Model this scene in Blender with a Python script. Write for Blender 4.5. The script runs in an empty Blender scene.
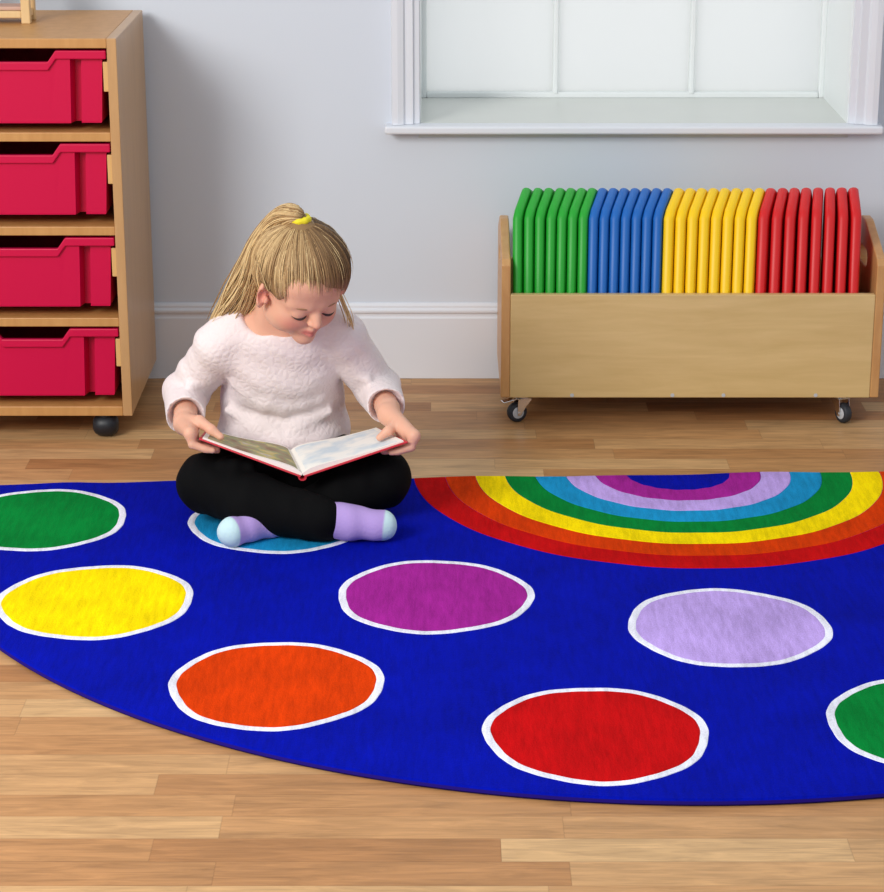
import bpy, bmesh, math, random
import numpy as np
from mathutils import Vector, Matrix, Euler

random.seed(7)
rng = np.random.default_rng(11)
S = bpy.context.scene
COL = S.collection
R = math.radians

# ------------------------------------------------------------------ materials
def srgb(r, g, b):
    f = lambda c: (c / 255 / 12.92) if c / 255 <= .04045 else ((c / 255 + .055) / 1.055) ** 2.4
    return (f(r), f(g), f(b), 1)

def new_mat(name):
    m = bpy.data.materials.new(name); m.use_nodes = True
    nt = m.node_tree
    return m, nt, nt.nodes['Principled BSDF']

def N(nt, kind, **kw):
    n = nt.nodes.new(kind)
    for k, v in kw.items():
        if k in n.inputs: n.inputs[k].default_value = v
        else: setattr(n, k, v)
    return n

def bump(nt, b, height, strength, dist=.01):
    n = N(nt, 'ShaderNodeBump', Strength=strength, Distance=dist)
    nt.links.new(height, n.inputs['Height']); nt.links.new(n.outputs[0], b.inputs['Normal'])
    return n

def coords(nt, scale=(1, 1, 1), kind='Object'):
    t = N(nt, 'ShaderNodeTexCoord'); m = N(nt, 'ShaderNodeMapping')
    m.inputs['Scale'].default_value = scale
    nt.links.new(t.outputs[kind], m.inputs[0])
    return m.outputs[0]

def plain(name, col, rough=.5, spec=.5, metal=0, var=0, scale=60, bmp=0, bscale=200, bdist=.002, sheen=0):
    m, nt, b = new_mat(name)
    b.inputs['Base Color'].default_value = col
    b.inputs['Roughness'].default_value = rough
    b.inputs['Specular IOR Level'].default_value = spec
    b.inputs['Metallic'].default_value = metal
    if sheen: b.inputs['Sheen Weight'].default_value = sheen
    v = coords(nt)
    if var:
        n = N(nt, 'ShaderNodeTexNoise', Scale=scale, Detail=3.0)
        nt.links.new(v, n.inputs['Vector'])
        mx = N(nt, 'ShaderNodeMix', data_type='RGBA', blend_type='MIX')
        mx.inputs[6].default_value = tuple(c * (1 - var) for c in col[:3]) + (1,)
        mx.inputs[7].default_value = tuple(min(1, c * (1 + var)) for c in col[:3]) + (1,)
        nt.links.new(n.outputs['Fac'], mx.inputs[0]); nt.links.new(mx.outputs[2], b.inputs['Base Color'])
    if bmp:
        n = N(nt, 'ShaderNodeTexNoise', Scale=bscale, Detail=3.0)
        nt.links.new(v, n.inputs['Vector']); bump(nt, b, n.outputs['Fac'], bmp, bdist)
    return m

def wood(name, c1, c2, stretch=(1, 14, 14), scale=6, rough=.4):
    m, nt, b = new_mat(name)
    v = coords(nt, stretch)
    n = N(nt, 'ShaderNodeTexNoise', Scale=scale, Detail=6.0, Roughness=.6, Distortion=.4)
    nt.links.new(v, n.inputs['Vector'])
    r = N(nt, 'ShaderNodeValToRGB')
    r.color_ramp.elements[0].position = .3; r.color_ramp.elements[0].color = c1
    r.color_ramp.elements[1].position = .7; r.color_ramp.elements[1].color = c2
    nt.links.new(n.outputs['Fac'], r.inputs[0]); nt.links.new(r.outputs[0], b.inputs['Base Color'])
    b.inputs['Roughness'].default_value = rough
    return m

def carpet(name, col):
    m, nt, b = new_mat(name)
    v = coords(nt)
    big = N(nt, 'ShaderNodeTexNoise', Scale=7.0, Detail=3.0); nt.links.new(v, big.inputs['Vector'])
    vs = coords(nt, (1, .16, 1))
    streak = N(nt, 'ShaderNodeTexNoise', Scale=120.0, Detail=2.0); nt.links.new(vs, streak.inputs['Vector'])
    fine = N(nt, 'ShaderNodeTexNoise', Scale=420.0, Detail=2.0); nt.links.new(v, fine.inputs['Vector'])
    a = N(nt, 'ShaderNodeMath', operation='ADD'); nt.links.new(big.outputs[0], a.inputs[0]); nt.links.new(streak.outputs[0], a.inputs[1])
    a2 = N(nt, 'ShaderNodeMath', operation='ADD'); nt.links.new(a.outputs[0], a2.inputs[0]); nt.links.new(fine.outputs[0], a2.inputs[1])
    mr = N(nt, 'ShaderNodeMapRange'); mr.inputs[1].default_value = 1.1; mr.inputs[2].default_value = 1.9
    mr.inputs[3].default_value = .76; mr.inputs[4].default_value = 1.24
    nt.links.new(a2.outputs[0], mr.inputs[0])
    mul = N(nt, 'ShaderNodeVectorMath', operation='SCALE'); mul.inputs[0].default_value = col[:3]
    nt.links.new(mr.outputs[0], mul.inputs['Scale']); nt.links.new(mul.outputs[0], b.inputs['Base Color'])
    b.inputs['Roughness'].default_value = .95; b.inputs['Specular IOR Level'].default_value = .06
    bump(nt, b, a2.outputs[0], .32, .004)
    return m

def floor_mat():
    m, nt, b = new_mat('laminate_floor')
    L = nt.links.new
    t = N(nt, 'ShaderNodeTexCoord'); sp = N(nt, 'ShaderNodeSeparateXYZ'); L(t.outputs['Object'], sp.inputs[0])
    def M(op, a, bb=None, c=None):
        n = N(nt, 'ShaderNodeMath', operation=op)
        for i, x in enumerate((a, bb, c)):
            if x is None: continue
            if isinstance(x, (int, float)): n.inputs[i].default_value = x
            else: L(x, n.inputs[i])
        return n.outputs[0]
    W, LEN = .0635, .46
    ry = M('DIVIDE', sp.outputs[1], W); row = M('FLOOR', ry); fy = M('FRACT', ry)
    wn = N(nt, 'ShaderNodeTexWhiteNoise', noise_dimensions='1D'); L(row, wn.inputs['W'])
    xo = M('ADD', M('DIVIDE', sp.outputs[0], LEN), M('MULTIPLY', wn.outputs['Value'], 7.0))
    cell = M('FLOOR', xo); fx = M('FRACT', xo)
    cb = N(nt, 'ShaderNodeCombineXYZ'); L(cell, cb.inputs[0]); L(row, cb.inputs[1])
    w2 = N(nt, 'ShaderNodeTexWhiteNoise', noise_dimensions='2D'); L(cb.outputs[0], w2.inputs['Vector'])
    ramp = N(nt, 'ShaderNodeValToRGB'); e = ramp.color_ramp.elements
    e[0].position = 0; e[0].color = srgb(168, 118, 74); e[1].position = 1; e[1].color = srgb(210, 172, 124)
    for p, c in ((.3, (184, 135, 88)), (.6, (194, 148, 100)), (.85, (202, 160, 112))):
        x = e.new(p); x.color = srgb(*c)
    L(w2.outputs['Value'], ramp.inputs[0])
    # grain, shifted per board
    off = N(nt, 'ShaderNodeVectorMath', operation='SCALE'); off.inputs['Scale'].default_value = 9.0; L(w2.outputs['Color'], off.inputs[0])
    ad = N(nt, 'ShaderNodeVectorMath', operation='ADD'); L(t.outputs['Object'], ad.inputs[0]); L(off.outputs[0], ad.inputs[1])
    mp = N(nt, 'ShaderNodeMapping'); mp.inputs['Scale'].default_value = (3.2, 22, 1); L(ad.outputs[0], mp.inputs[0])
    g = N(nt, 'ShaderNodeTexNoise', Scale=2.6, Detail=7.0, Roughness=.62, Distortion=.7); L(mp.outputs[0], g.inputs['Vector'])
    gr = N(nt, 'ShaderNodeMapRange'); gr.inputs[1].default_value = .3; gr.inputs[2].default_value = .72
    gr.inputs[3].default_value = .70; gr.inputs[4].default_value = 1.17; L(g.outputs[0], gr.inputs[0])
    mp2 = N(nt, 'ShaderNodeMapping'); mp2.inputs['Scale'].default_value = (3, 120, 1); L(ad.outputs[0], mp2.inputs[0])
    g2 = N(nt, 'ShaderNodeTexNoise', Scale=3.0, Detail=3.0); L(mp2.outputs[0], g2.inputs['Vector'])
    gr2 = N(nt, 'ShaderNodeMapRange'); gr2.inputs[1].default_value = .25; gr2.inputs[2].default_value = .5
    gr2.inputs[3].default_value = .80; gr2.inputs[4].default_value = 1.0; L(g2.outputs[0], gr2.inputs[0])
    seam_y = M('MINIMUM', fy, M('SUBTRACT', 1.0, fy)); seam_x = M('MINIMUM', fx, M('SUBTRACT', 1.0, fx))
    sy = M('SMOOTH_MIN', M('DIVIDE', seam_y, .022), 1.0, .1); sx = M('SMOOTH_MIN', M('DIVIDE', seam_x, .003), 1.0, .1)
    seam = M('MULTIPLY_ADD', M('MINIMUM', sy, sx), .2, .8)
    k = M('MULTIPLY', M('MULTIPLY', gr.outputs[0], gr2.outputs[0]), seam)
    mul = N(nt, 'ShaderNodeVectorMath', operation='SCALE'); L(ramp.outputs[0], mul.inputs[0]); L(k, mul.inputs['Scale'])
    L(mul.outputs[0], b.inputs['Base Color'])
    b.inputs['Roughness'].default_value = .38; b.inputs['Specular IOR Level'].default_value = .2
    bump(nt, b, M('MINIMUM', sy, sx), .15, .001)
    return m

MT = {}
MT['floor'] = floor_mat()
MT['wall'] = plain('wall_paint', srgb(212, 219, 229), .75, .3, bmp=.05, bscale=300, var=.012, scale=3)
MT['trim'] = plain('white_gloss_paint', srgb(226, 229, 236), .35, .5)
MT['sash'] = plain('sash_paint', srgb(236, 240, 240), .35, .5)
MT['sill'] = plain('sill_board', srgb(214, 217, 212), .3, .5, var=.03, scale=9)
MT['cab'] = wood('beech_laminate', srgb(184, 132, 74), srgb(198, 147, 88), (9, 9, 1), 5, .42)
MT['cab_side'] = wood('beech_laminate_side', srgb(184, 142, 96), srgb(196, 154, 106), (9, 9, 1), 5, .3)
MT['runner'] = plain('runner_wood', srgb(214, 172, 110), .45)
MT['tray'] = plain('magenta_plastic', srgb(198, 4, 66), .4, .28)
MT['black'] = plain('black_plastic', srgb(28, 30, 36), .45, .4)
MT['ply'] = wood('birch_ply', srgb(203, 172, 114), srgb(220, 190, 134), (1, 9, 9), 4, .38)
MT['plyedge'] = wood('birch_ply_edge', srgb(192, 140, 86), srgb(206, 158, 102), (8, 8, 2), 6, .35)
MT['chrome'] = plain('chrome', (.75, .76, .78, 1), .16, .5, 1)
MT['tyre'] = plain('dark_rubber', srgb(44, 47, 54), .55, .4)
MT['hub'] = plain('grey_hub', srgb(190, 194, 200), .3, .5)
MT['pine'] = wood('pale_pine', srgb(214, 178, 124), srgb(226, 192, 140), (8, 8, 1), 6, .5)
MT['pinkwood'] = plain('pinkish_board', srgb(196, 158, 140), .5)

# ------------------------------------------------------------------ mesh helpers
class MB:
    def __init__(s): s.v, s.f, s.m = [], [], []
    def add(s, vs, fs, mi=0):
        o = len(s.v); s.v += [tuple(map(float, p)) for p in vs]
        s.f += [tuple(i + o for i in f) for f in fs]; s.m += [mi] * len(fs); return s
    def box(s, x0, x1, y0, y1, z0, z1, mi=0):
        vs = [(x, y, z) for z in (z0, z1) for y in (y0, y1) for x in (x0, x1)]
        return s.add(vs, [(0, 2, 3, 1), (4, 5, 7, 6), (0, 1, 5, 4), (2, 6, 7, 3), (0, 4, 6, 2), (1, 3, 7, 5)], mi)
    def prism(s, prof, a0, a1, axis='x', mi=0):
        n = len(prof)
        def P(a, p):
            return {'x': (a, p[0], p[1]), 'y': (p[0], a, p[1]), 'z': (p[0], p[1], a)}[axis]
        vs = [P(a0, p) for p in prof] + [P(a1, p) for p in prof]
        fs = [tuple(range(n))[::-1], tuple(range(n, 2 * n))] + [(i, (i + 1) % n, n + (i + 1) % n, n + i) for i in range(n)]
        return s.add(vs, fs, mi)
    def lathe(s, prof, c=(0, 0, 0), axis='z', seg=32, mi=0):
        vs = []
        for r, h in prof:
            for k in range(seg):
                a = 2 * math.pi * k / seg; x, y = r * math.cos(a), r * math.sin(a)
                p = {'z': (x, y, h), 'x': (h, x, y), 'y': (x, h, y)}[axis]
                vs.append((p[0] + c[0], p[1] + c[1], p[2] + c[2]))
        fs = []
        for i in range(len(prof) - 1):
            for k in range(seg):
                k2 = (k + 1) % seg; fs.append((i * seg + k, i * seg + k2, (i + 1) * seg + k2, (i + 1) * seg + k))
        fs += [tuple(range(seg))[::-1], tuple(range((len(prof) - 1) * seg, len(prof) * seg))]
        return s.add(vs, fs, mi)
    def tube(s, pts, rad, seg=8, mi=0, caps=True):
        pts = [Vector(p) for p in pts]; n = len(pts)
        rads = rad if hasattr(rad, '__len__') else [rad] * n
        t0 = (pts[1] - pts[0]).normalized()
        nrm = t0.orthogonal().normalized(); vs = []
        for i, p in enumerate(pts):
            t = (pts[min(i + 1, n - 1)] - pts[max(i - 1, 0)]).normalized()
            nrm = (nrm - t * nrm.dot(t)).normalized(); bn = t.cross(nrm)
            for k in range(seg):
                a = 2 * math.pi * k / seg
                vs.append(p + (nrm * math.cos(a) + bn * math.sin(a)) * rads[i])
        fs = []
        for i in range(n - 1):
            for k in range(seg):
                k2 = (k + 1) % seg; fs.append((i * seg + k, i * seg + k2, (i + 1) * seg + k2, (i + 1) * seg + k))
        if caps: fs += [tuple(range(seg))[::-1], tuple(range((n - 1) * seg, n * seg))]
        return s.add(vs, fs, mi)
    def build(s, name, mats, parent=None, bevel=0, smooth=False, seg=2, fix=True, angle=35):
        me = bpy.data.meshes.new(name); me.from_pydata(s.v, [], s.f)
        mats = mats if isinstance(mats, (list, tuple)) else [mats]
        for m in mats: me.materials.append(m)
        me.polygons.foreach_set('material_index', s.m)
        if fix:
            bm = bmesh.new(); bm.from_mesh(me); bmesh.ops.recalc_face_normals(bm, faces=bm.faces); bm.to_mesh(me); bm.free()
        if smooth:
            me.polygons.foreach_set('use_smooth', [True] * len(me.polygons))
            if smooth == 'angle': me.set_sharp_from_angle(angle=R(angle))
        me.update()
        o = bpy.data.objects.new(name, me); COL.objects.link(o)
        if parent: o.parent = parent
        if bevel:
            b = o.modifiers.new('bevel', 'BEVEL'); b.width = bevel; b.segments = seg; b.limit_method = 'ANGLE'; b.angle_limit = R(30)
        return o

def empty(name, loc=(0, 0, 0), rz=0):
    o = bpy.data.objects.new(name, None); COL.objects.link(o); o.location = loc; o.rotation_euler.z = rz
    o.empty_display_size = .05
    return o

def tag(o, label=None, cat=None, group=None, kind=None):
    if label: o['label'] = label
    if cat: o['category'] = cat
    if group: o['group'] = group
    if kind: o['kind'] = kind
    return o

def copy_tree(o, parent=None):
    c = o.copy(); COL.objects.link(c); c.parent = parent
    for ch in list(o.children): copy_tree(ch, c)
    return c

# ------------------------------------------------------------------ setting
tag(MB().box(-4, 4, -7, .5, -.05, 0).build('floor', MT['floor']), kind='structure')

WX0, WX1, SZ, REC = -.05, .871, .566, .32          # window opening: left, right, sill height, recess depth
WT = 2.1
w = MB()
w.box(-4, WX0, 0, .42, 0, 3); w.box(WX1, 4, 0, .42, 0, 3)
w.box(WX0, WX1, 0, .42, 0, SZ - .03); w.box(WX0, WX1, 0, .42, WT, 3)
tag(w.build('wall_back', MT['wall']), kind='structure')

# tall skirting with a moulded top
pr = [(0, 0), (-.012, 0), (-.012, .138), (-.009, .141), (-.009, .147), (-.013, .151), (-.013, .156), (-.008, .160), (-.008, .165), (-.004, .170), (0, .171)]
tag(MB().prism(pr, -4, 4).build('baseboard_back', MT['trim'], bevel=.001), kind='structure')

win = empty('window_1', (0, 0, 0)); tag(win, kind='structure')
fy = REC
# architrave: stepped moulding up both sides and over the top
def casing(x0, sgn):
    return [(x0, 0), (x0, -.012), (x0 + sgn * .012, -.014), (x0 + sgn * .014, -.020), (x0 + sgn * .030, -.020), (x0 + sgn * .034, -.026),
            (x0 + sgn * .046, -.030), (x0 + sgn * .058, -.030), (x0 + sgn * .06, 0)]
MB().prism(casing(WX0 + .002, -1), SZ + .002, WT + .06, 'z').build('casing', MT['trim'], win)
MB().prism(casing(WX1 - .002, 1), SZ + .002, WT + .06, 'z').build('casing', MT['trim'], win)
MB().box(WX0 - .058, WX1 + .058, -.03, 0, WT, WT + .06).build('casing', MT['trim'], win, bevel=.004)
MB().box(-.122, .939, -.045, .003, .550, .5675).build('window_stool', MT['trim'], win, bevel=.005, seg=3)
MB().box(WX0, WX1, .003, fy + .06, SZ - .03, SZ + .001).build('window_sill', MT['sill'], win)
# reveal linings
MB().box(WX1 - .004, WX1, 0, fy + .05, SZ, WT).build('reveal_lining', MT['sash'], win)
MB().box(WX0, WX0 + .004, 0, fy + .05, SZ, WT).build('reveal_lining', MT['sash'], win)
fr = MB()
fr.box(WX0 + .0155, WX1 - .0155, fy, fy + .04, SZ + .0005, SZ + .0135)
fr.box(WX0 + .003, WX0 + .015, fy, fy + .04, SZ + .0005, WT); fr.box(WX1 - .015, WX1 - .003, fy, fy + .04, SZ + .0005, WT)
fr.box(WX0 + .0155, WX1 - .0155, fy, fy + .04, WT - .05, WT)
fr.build('window_frame', MT['sash'], win, bevel=.003)
for xm in (.2575, .5665):
    MB().box(xm - .0055, xm + .0055, fy - .004, fy + .036, SZ + .01, WT - .04).build('mullion', MT['sash'], win, bevel=.003)
g, nt, b = new_mat('frosted_glazing')
b.inputs['Base Color'].default_value = (.9, .93, .93, 1); b.inputs['Roughness'].default_value = .25
tr = N(nt, 'ShaderNodeBsdfTranslucent'); tr.inputs[0].default_value = (.97, .96, .94, 1)
tp = N(nt, 'ShaderNodeBsdfTransparent')
mx = N(nt, 'ShaderNodeMixShader'); mx.inputs[0].default_value = .92
nt.links.new(b.outputs[0], mx.inputs[1]); nt.links.new(tr.outputs[0], mx.inputs[2])
nt.links.new(mx.outputs[0], nt.nodes['Material Output'].inputs[0])
for x0, x1 in ((WX0 + .015, .252), (.263, .561), (.572, WX1 - .015)):
    MB().box(x0 - .004, x1 + .004, fy + .018, fy + .022, SZ + .01, WT - .045).build('pane', g, win)

# ------------------------------------------------------------------ tray cabinet
CX0, CX1, CYF, CYB, CZ0, CZ1 = -1.018, -.628, -.444, -.03, .049, .811
cab = empty('tray_cabinet', ((CX0 + CX1) / 2, (CYF + CYB) / 2, 0))
tag(cab, 'beech tray storage cabinet on black castors against the wall at the left', 'cabinet')
def cp(name, mb, m, bev=.0015):
    o = mb.build(name, m, cab, bevel=bev); o.matrix_parent_inverse = Matrix.Translation(-cab.location); return o
cp('side_panel', MB().box(CX1 - .019, CX1, CYF, CYB, CZ0, CZ1), MT['cab_side'])
cp('side_panel', MB().box(CX0, CX0 + .019, CYF, CYB, CZ0, CZ1), MT['cab_side'])
cp('top_panel', MB().box(CX0 + .019, CX1 - .019, CYF, CYB, CZ1 - .019, CZ1), MT['cab'])
cp('bottom_panel', MB().box(CX0 + .019, CX1 - .019, CYF, CYB, CZ0, CZ0 + .02), MT['cab'])
cp('back_panel', MB().box(CX0 + .019, CX1 - .019, CYB - .008, CYB, CZ0 + .02, CZ1 - .019), MT['cab'])
SHZ = [.245, .4315, .619]                    # shelf front faces (mid height)
for z in SHZ:
    cp('shelf', MB().box(CX0 + .019, CX1 - .019, CYF + .002, CYB - .008, z - .009, z + .009), MT['cab'])
TOPS = [CZ1 - .019] + [z - .009 for z in SHZ[::-1]]
for zt in TOPS:
    for x0, x1 in ((CX1 - .019 - .0105, CX1 - .019), (CX0 + .019, CX0 + .0295)):
        cp('tray_runner', MB().box(x0, x1, CYF + .012, CYB - .02, zt - .086, zt - .028), MT['runner'])
for cx, cy in ((CX1 - .058, CYF + .022), (CX0 + .058, CYF + .022), (CX1 - .055, CYB - .06), (CX0 + .055, CYB - .06)):
    m = MB()
    prof = [(.001, -.026), (.012, -.025), (.018, -.021), (.0225, -.013), (.0235, -.004), (.0235, .004), (.0225, .013), (.018, .021), (.012, .025), (.001, .026)]
    m.lathe(prof, (cx, cy, .0237), 'x', 28)
    m.lathe([(.012, .040), (.015, .042), (.015, CZ0 - .0003)], (cx, cy, 0), 'z', 16)
    cp('caster', m, MT['black'], 0).data.polygons.foreach_set('use_smooth', [True] * len(m.f))

# trays: deep plastic tray with a notched lip and a stepped front
TW, TH, TD = .1735, .1425, .372
tray = empty('storage_tray', (0, 0, 0))
def tray_body():
    m = MB(); BW = .165
    # plan outline of the walls (front has a raised middle panel and two grooves)
    front = [(-BW, .002), (-.124, .002), (-.122, .024), (-.109, .024), (-.103, -.003), (-.077, -.003), (-.061, -.003), (.061, -.003), (.077, -.003), (.103, -.003), (.109, .024), (.122, .024), (.124, .002), (BW, .002)]
    out = front + [(BW, TD), (-BW, TD)]
    n = len(out)
    def ring(z, sc, inset=0):
        r = []
        for x, y in out:
            xx = x * sc; yy = TD / 2 + (y - TD / 2) * (1 - (1 - sc) * .4)
            if inset:
                xx = max(-BW * sc + inset, min(BW * sc - inset, xx)); yy = min(TD - inset, yy + (inset if y < TD - .001 else 0))
            r.append((xx, yy, z))
        return r
    rings = [ring(0, .955), ring(.004, .962)]
    outer_top = [(x, y, (TH - .010 if (abs(x) > .07 or y > .1) else TH - .029)) for x, y, z in ring(TH, 1)]
    rings.append(outer_top)
    inner_top = [(x, y, o[2]) for (x, y, z), o in zip(ring(TH, 1, .003), outer_top)]
    rings += [inner_top, ring(.006, .962, .003)]
    vs = [p for r in rings for p in r]
    fs = [tuple(range(n))[::-1], tuple(range((len(rings) - 1) * n, len(rings) * n))]
    for i in range(len(rings) - 1):
        for k in range(n):
            k2 = (k + 1) % n; fs.append((i * n + k, i * n + k2, (i + 1) * n + k2, (i + 1) * n + k))
    return m.add(vs, fs)
tray_body().build('tray_body', MT['tray'], tray, bevel=.002)
# rolled rim, dipping to form the hand hold at the front
prof_x = [-TW, -.076, -.060, .060, .076, TW]
zz = [TH, TH, TH - .022, TH - .022, TH, TH]
m = MB()
for yy0, yy1, h in ((-.009, .004, .0165),):
    top = [(x, z) for x, z in zip(prof_x, zz)]; bot = [(x, z - h) for x, z in zip(prof_x, zz)]
    m.prism(top + bot[::-1], yy0, yy1, 'y')
m.box(TW - .012, TW, .004, TD + .006, TH - .0165, TH); m.box(-TW, -TW + .012, .004, TD + .006, TH - .0165, TH)
m.box(-TW + .012, TW - .012, TD - .006, TD + .006, TH - .012, TH)
m.build('tray_rim', MT['tray'], tray, bevel=.002)
where = ['topmost', 'second from the top', 'third from the top', 'lowest']
for i, zt in enumerate(TOPS):
    t = tray if i == 0 else copy_tree(tray)
    t.location = ((CX0 + CX1) / 2, CYF + .012, zt - .005 - TH)
    tag(t, f'bright pink plastic storage tray, {where[i]} in the beech cabinet', 'tray', 'pink trays in the cabinet')

# small pine frame standing on the cabinet
st = empty('wooden_rack', (-.921, -.205, CZ1))
tag(st, 'small pale pine rack standing on top of the tray cabinet', 'rack')
for x in (-.085, .085):
    for y in (-.028, .028):
        MB().box(x - .009, x + .009, y - .009, y + .009, 0, .2).build('leg', MT['pine'], st, bevel=.002)
for z in (.018, .11, .185):
    for y in (-.028, .028):
        MB().box(-.076, .076, y - .006, y + .006, z - .007, z + .007).build('rail', MT['pine'], st, bevel=.002)
    for x in (-.085, .085):
        MB().box(x - .006, x + .006, -.019, .019, z - .007, z + .007).build('rail', MT['pine'], st, bevel=.002)
    MB().box(-.076, .076, -.026, .026, z + .0072, z + .0152).build('shelf', MT['pinkwood'], st, bevel=.002)

# ------------------------------------------------------------------ cushion trolley
KX0, KX1, KYF, KYB, KZ0 = .121, .900, -.36, -.03, .062
PT = .0185
cart = empty('cushion_trolley', ((KX0 + KX1) / 2, (KYF + KYB) / 2, 0))
tag(cart, 'birch plywood trolley box on castors under the window, holding coloured cushions', 'trolley')
def kp(name, mb, m, bev=.003, par=None):
    o = mb.build(name, m, par or cart, bevel=bev)
    if not par: o.matrix_parent_inverse = Matrix.Translation(-cart.location)
    return o
kp('front_panel', MB().box(KX0 + PT, KX1 - PT, KYF, KYF + .016, KZ0, .281), MT['ply'], .002)
kp('back_panel', MB().box(KX0 + PT, KX1 - PT, KYB - .016, KYB, KZ0, .281), MT['ply'], .002)
kp('base_panel', MB().box(KX0 + PT, KX1 - PT, KYF + .016, KYB - .016, KZ0 + .004, KZ0 + .02), MT['ply'], .001)
def end_panel(x0):
    """pentagon-topped side with an oval hand hole"""
    prof = []
    yc = (KYF + KYB) / 2
    base = [(KYF, KZ0), (KYF, .342), (KYF + .012, .353), (yc - .01, .398), (yc + .005, .401), (yc + .035, .401), (yc + .05, .398), (KYB - .012, .357), (KYB, .345), (KYB, KZ0)]
    bm = bmesh.new()
    hole = []
    for k in range(20):
        a = 2 * math.pi * k / 20
        dx = (.03 if math.cos(a) > 0 else -.03); hole.append((yc + dx * (abs(math.cos(a)) > .01) + .017 * math.cos(a), .325 + .017 * math.sin(a)))
    vo = [bm.verts.new((x0, y, z)) for y, z in base]; vh = [bm.verts.new((x0, y, z)) for y, z in hole]
    eo = [bm.edges.new((vo[i], vo[(i + 1) % len(vo)])) for i in range(len(vo))]
    eh = [bm.edges.new((vh[i], vh[(i + 1) % len(vh)])) for i in range(len(vh))]
    bmesh.ops.triangle_fill(bm, edges=eo + eh, use_beauty=True)
    ext = bmesh.ops.extrude_face_region(bm, geom=bm.faces[:])
    for v in [g for g in ext['geom'] if isinstance(g, bmesh.types.BMVert)]: v.co.x += PT
    bmesh.ops.recalc_face_normals(bm, faces=bm.faces)
    me = bpy.data.meshes.new('end_panel'); bm.to_mesh(me); bm.free(); me.materials.append(MT['plyedge'])
    o = bpy.data.objects.new('end_panel', me); COL.objects.link(o); o.parent = cart
    o.matrix_parent_inverse = Matrix.Translation(-cart.location)
    b = o.modifiers.new('bevel', 'BEVEL'); b.width = .003; b.segments = 3; b.limit_method = 'ANGLE'; b.angle_limit = R(40)
end_panel(KX0); end_panel(KX1 - PT)
for px_, pz in ((.268, .0675), (.475, .0675), (.58, .0675), (.77, .0675)):
    kp('screw_cap', MB().lathe([(.004, KYF - .0012), (.004, KYF + .001)], (px_, 0, pz), 'y', 12), MT['hub'], 0)
def caster_wheel(x, y, rz, brake):
    c = empty('caster', (x, y, 0), rz); c.parent = cart; c.matrix_parent_inverse = Matrix.Translation(-cart.location)
    ax, az, r = -.013, .0215, .0213
    kp('wheel', MB().lathe([(.009, -.0085), (r - .004, -.0085), (r - .001, -.006), (r, -.002), (r, .002), (r - .001, .006), (r - .004, .0085), (.009, .0085)], (ax, 0, az), 'y', 28), MT['tyre'], 0, c).data.polygons.foreach_set('use_smooth', [True] * (28 * 7 + 2))
    kp('hub', MB().lathe([(.002, -.0098), (.0085, -.0098), (.0125, -.0086), (.0125, .0086), (.0085, .0098), (.002, .0098)], (ax, 0, az), 'y', 24), MT['hub'], 0, c)
    f = MB()
    for s in (-1, 1):
        prof = [(-.016, .016), (-.009, .016), (.004, .036), (.014, .047), (.014, .052), (-.014, .052), (-.016, .036)]
        y0, y1 = sorted((s * .0112, s * .0132)); f.prism(prof, y0, y1, 'y')
    f.box(-.014, .014, -.0132, .0132, .05, .0525)
    f.lathe([(.013, .052), (.016, .054), (.016, .058), (.012, .0595)], (0, 0, 0), 'z', 20)
    f.lathe([(.003, -.0145), (.003, .0145)], (ax, 0, az), 'y', 12)
    kp('fork', f, MT['chrome'], .0008, c)
    kp('mounting_plate', MB().box(-.022, .022, -.018, .018, .0592, .0622), MT['chrome'], .0008, c)
    if brake:
        kp('brake_lever', MB().prism([(-.028, .047), (-.012, .051), (-.012, .0535), (-.03, .05), (-.046, .0475), (-.046, .0445)], -.009, .009, 'y'), MT['chrome'], .001, c)
caster_wheel(.168, -.322, R(20), True); caster_wheel(.828, -.322, R(118), False)
caster_wheel(.168, -.075, R(200), False); caster_wheel(.842, -.075, R(-30), False)

# cushions (flat foam pads standing on edge, corners cut off)
PTH, PD, PH = .0176, .195, .394
def pad_mesh():
    c = .085; r = .043
    prof = [(0, 0), (0, PH - r), (c * .25, PH - r * .62), (c, PH - .004), (c + .012, PH), (PD - c - .012, PH), (PD - c, PH - .004), (PD - c * .25, PH - r * .62), (PD, PH - r), (PD, 0)]
    # softly rounded all the way round the edge
    pv = [Vector(p) for p in prof]; n = len(pv); K = 10
    def inset(d):
        r = []
        for i in range(n):
            a, b, c_ = pv[i - 1], pv[i], pv[(i + 1) % n]
            e1 = (b - a).normalized(); e2 = (c_ - b).normalized()
            n1 = Vector((e1.y, -e1.x)); n2 = Vector((e2.y, -e2.x)); bi = (n1 + n2).normalized()
            r.append(b + bi * d / max(.3, bi.dot(n1)))
        return r
    vs, fs = [], []
    for k in range(K + 1):
        t = math.pi * k / K
        vs += [(PTH / 2 * (1 - math.cos(t)), q.x, q.y) for q in inset(.0085 * (1 - math.sin(t) ** .8))]
    for k in range(K):
        for i in range(n): fs.append((k * n + i, k * n + (i + 1) % n, (k + 1) * n + (i + 1) % n, (k + 1) * n + i))
    fs += [tuple(range(n)), tuple(range(K * n, K * n + n))[::-1]]
    return MB().add(vs, fs)
pm = pad_mesh()
def pad_proto(colname, col):
    m = plain('vinyl_' + colname, col, .42, .45, var=.03, scale=20)
    return pm.build('foam_cushion', m, None, smooth='angle', angle=55)
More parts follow.
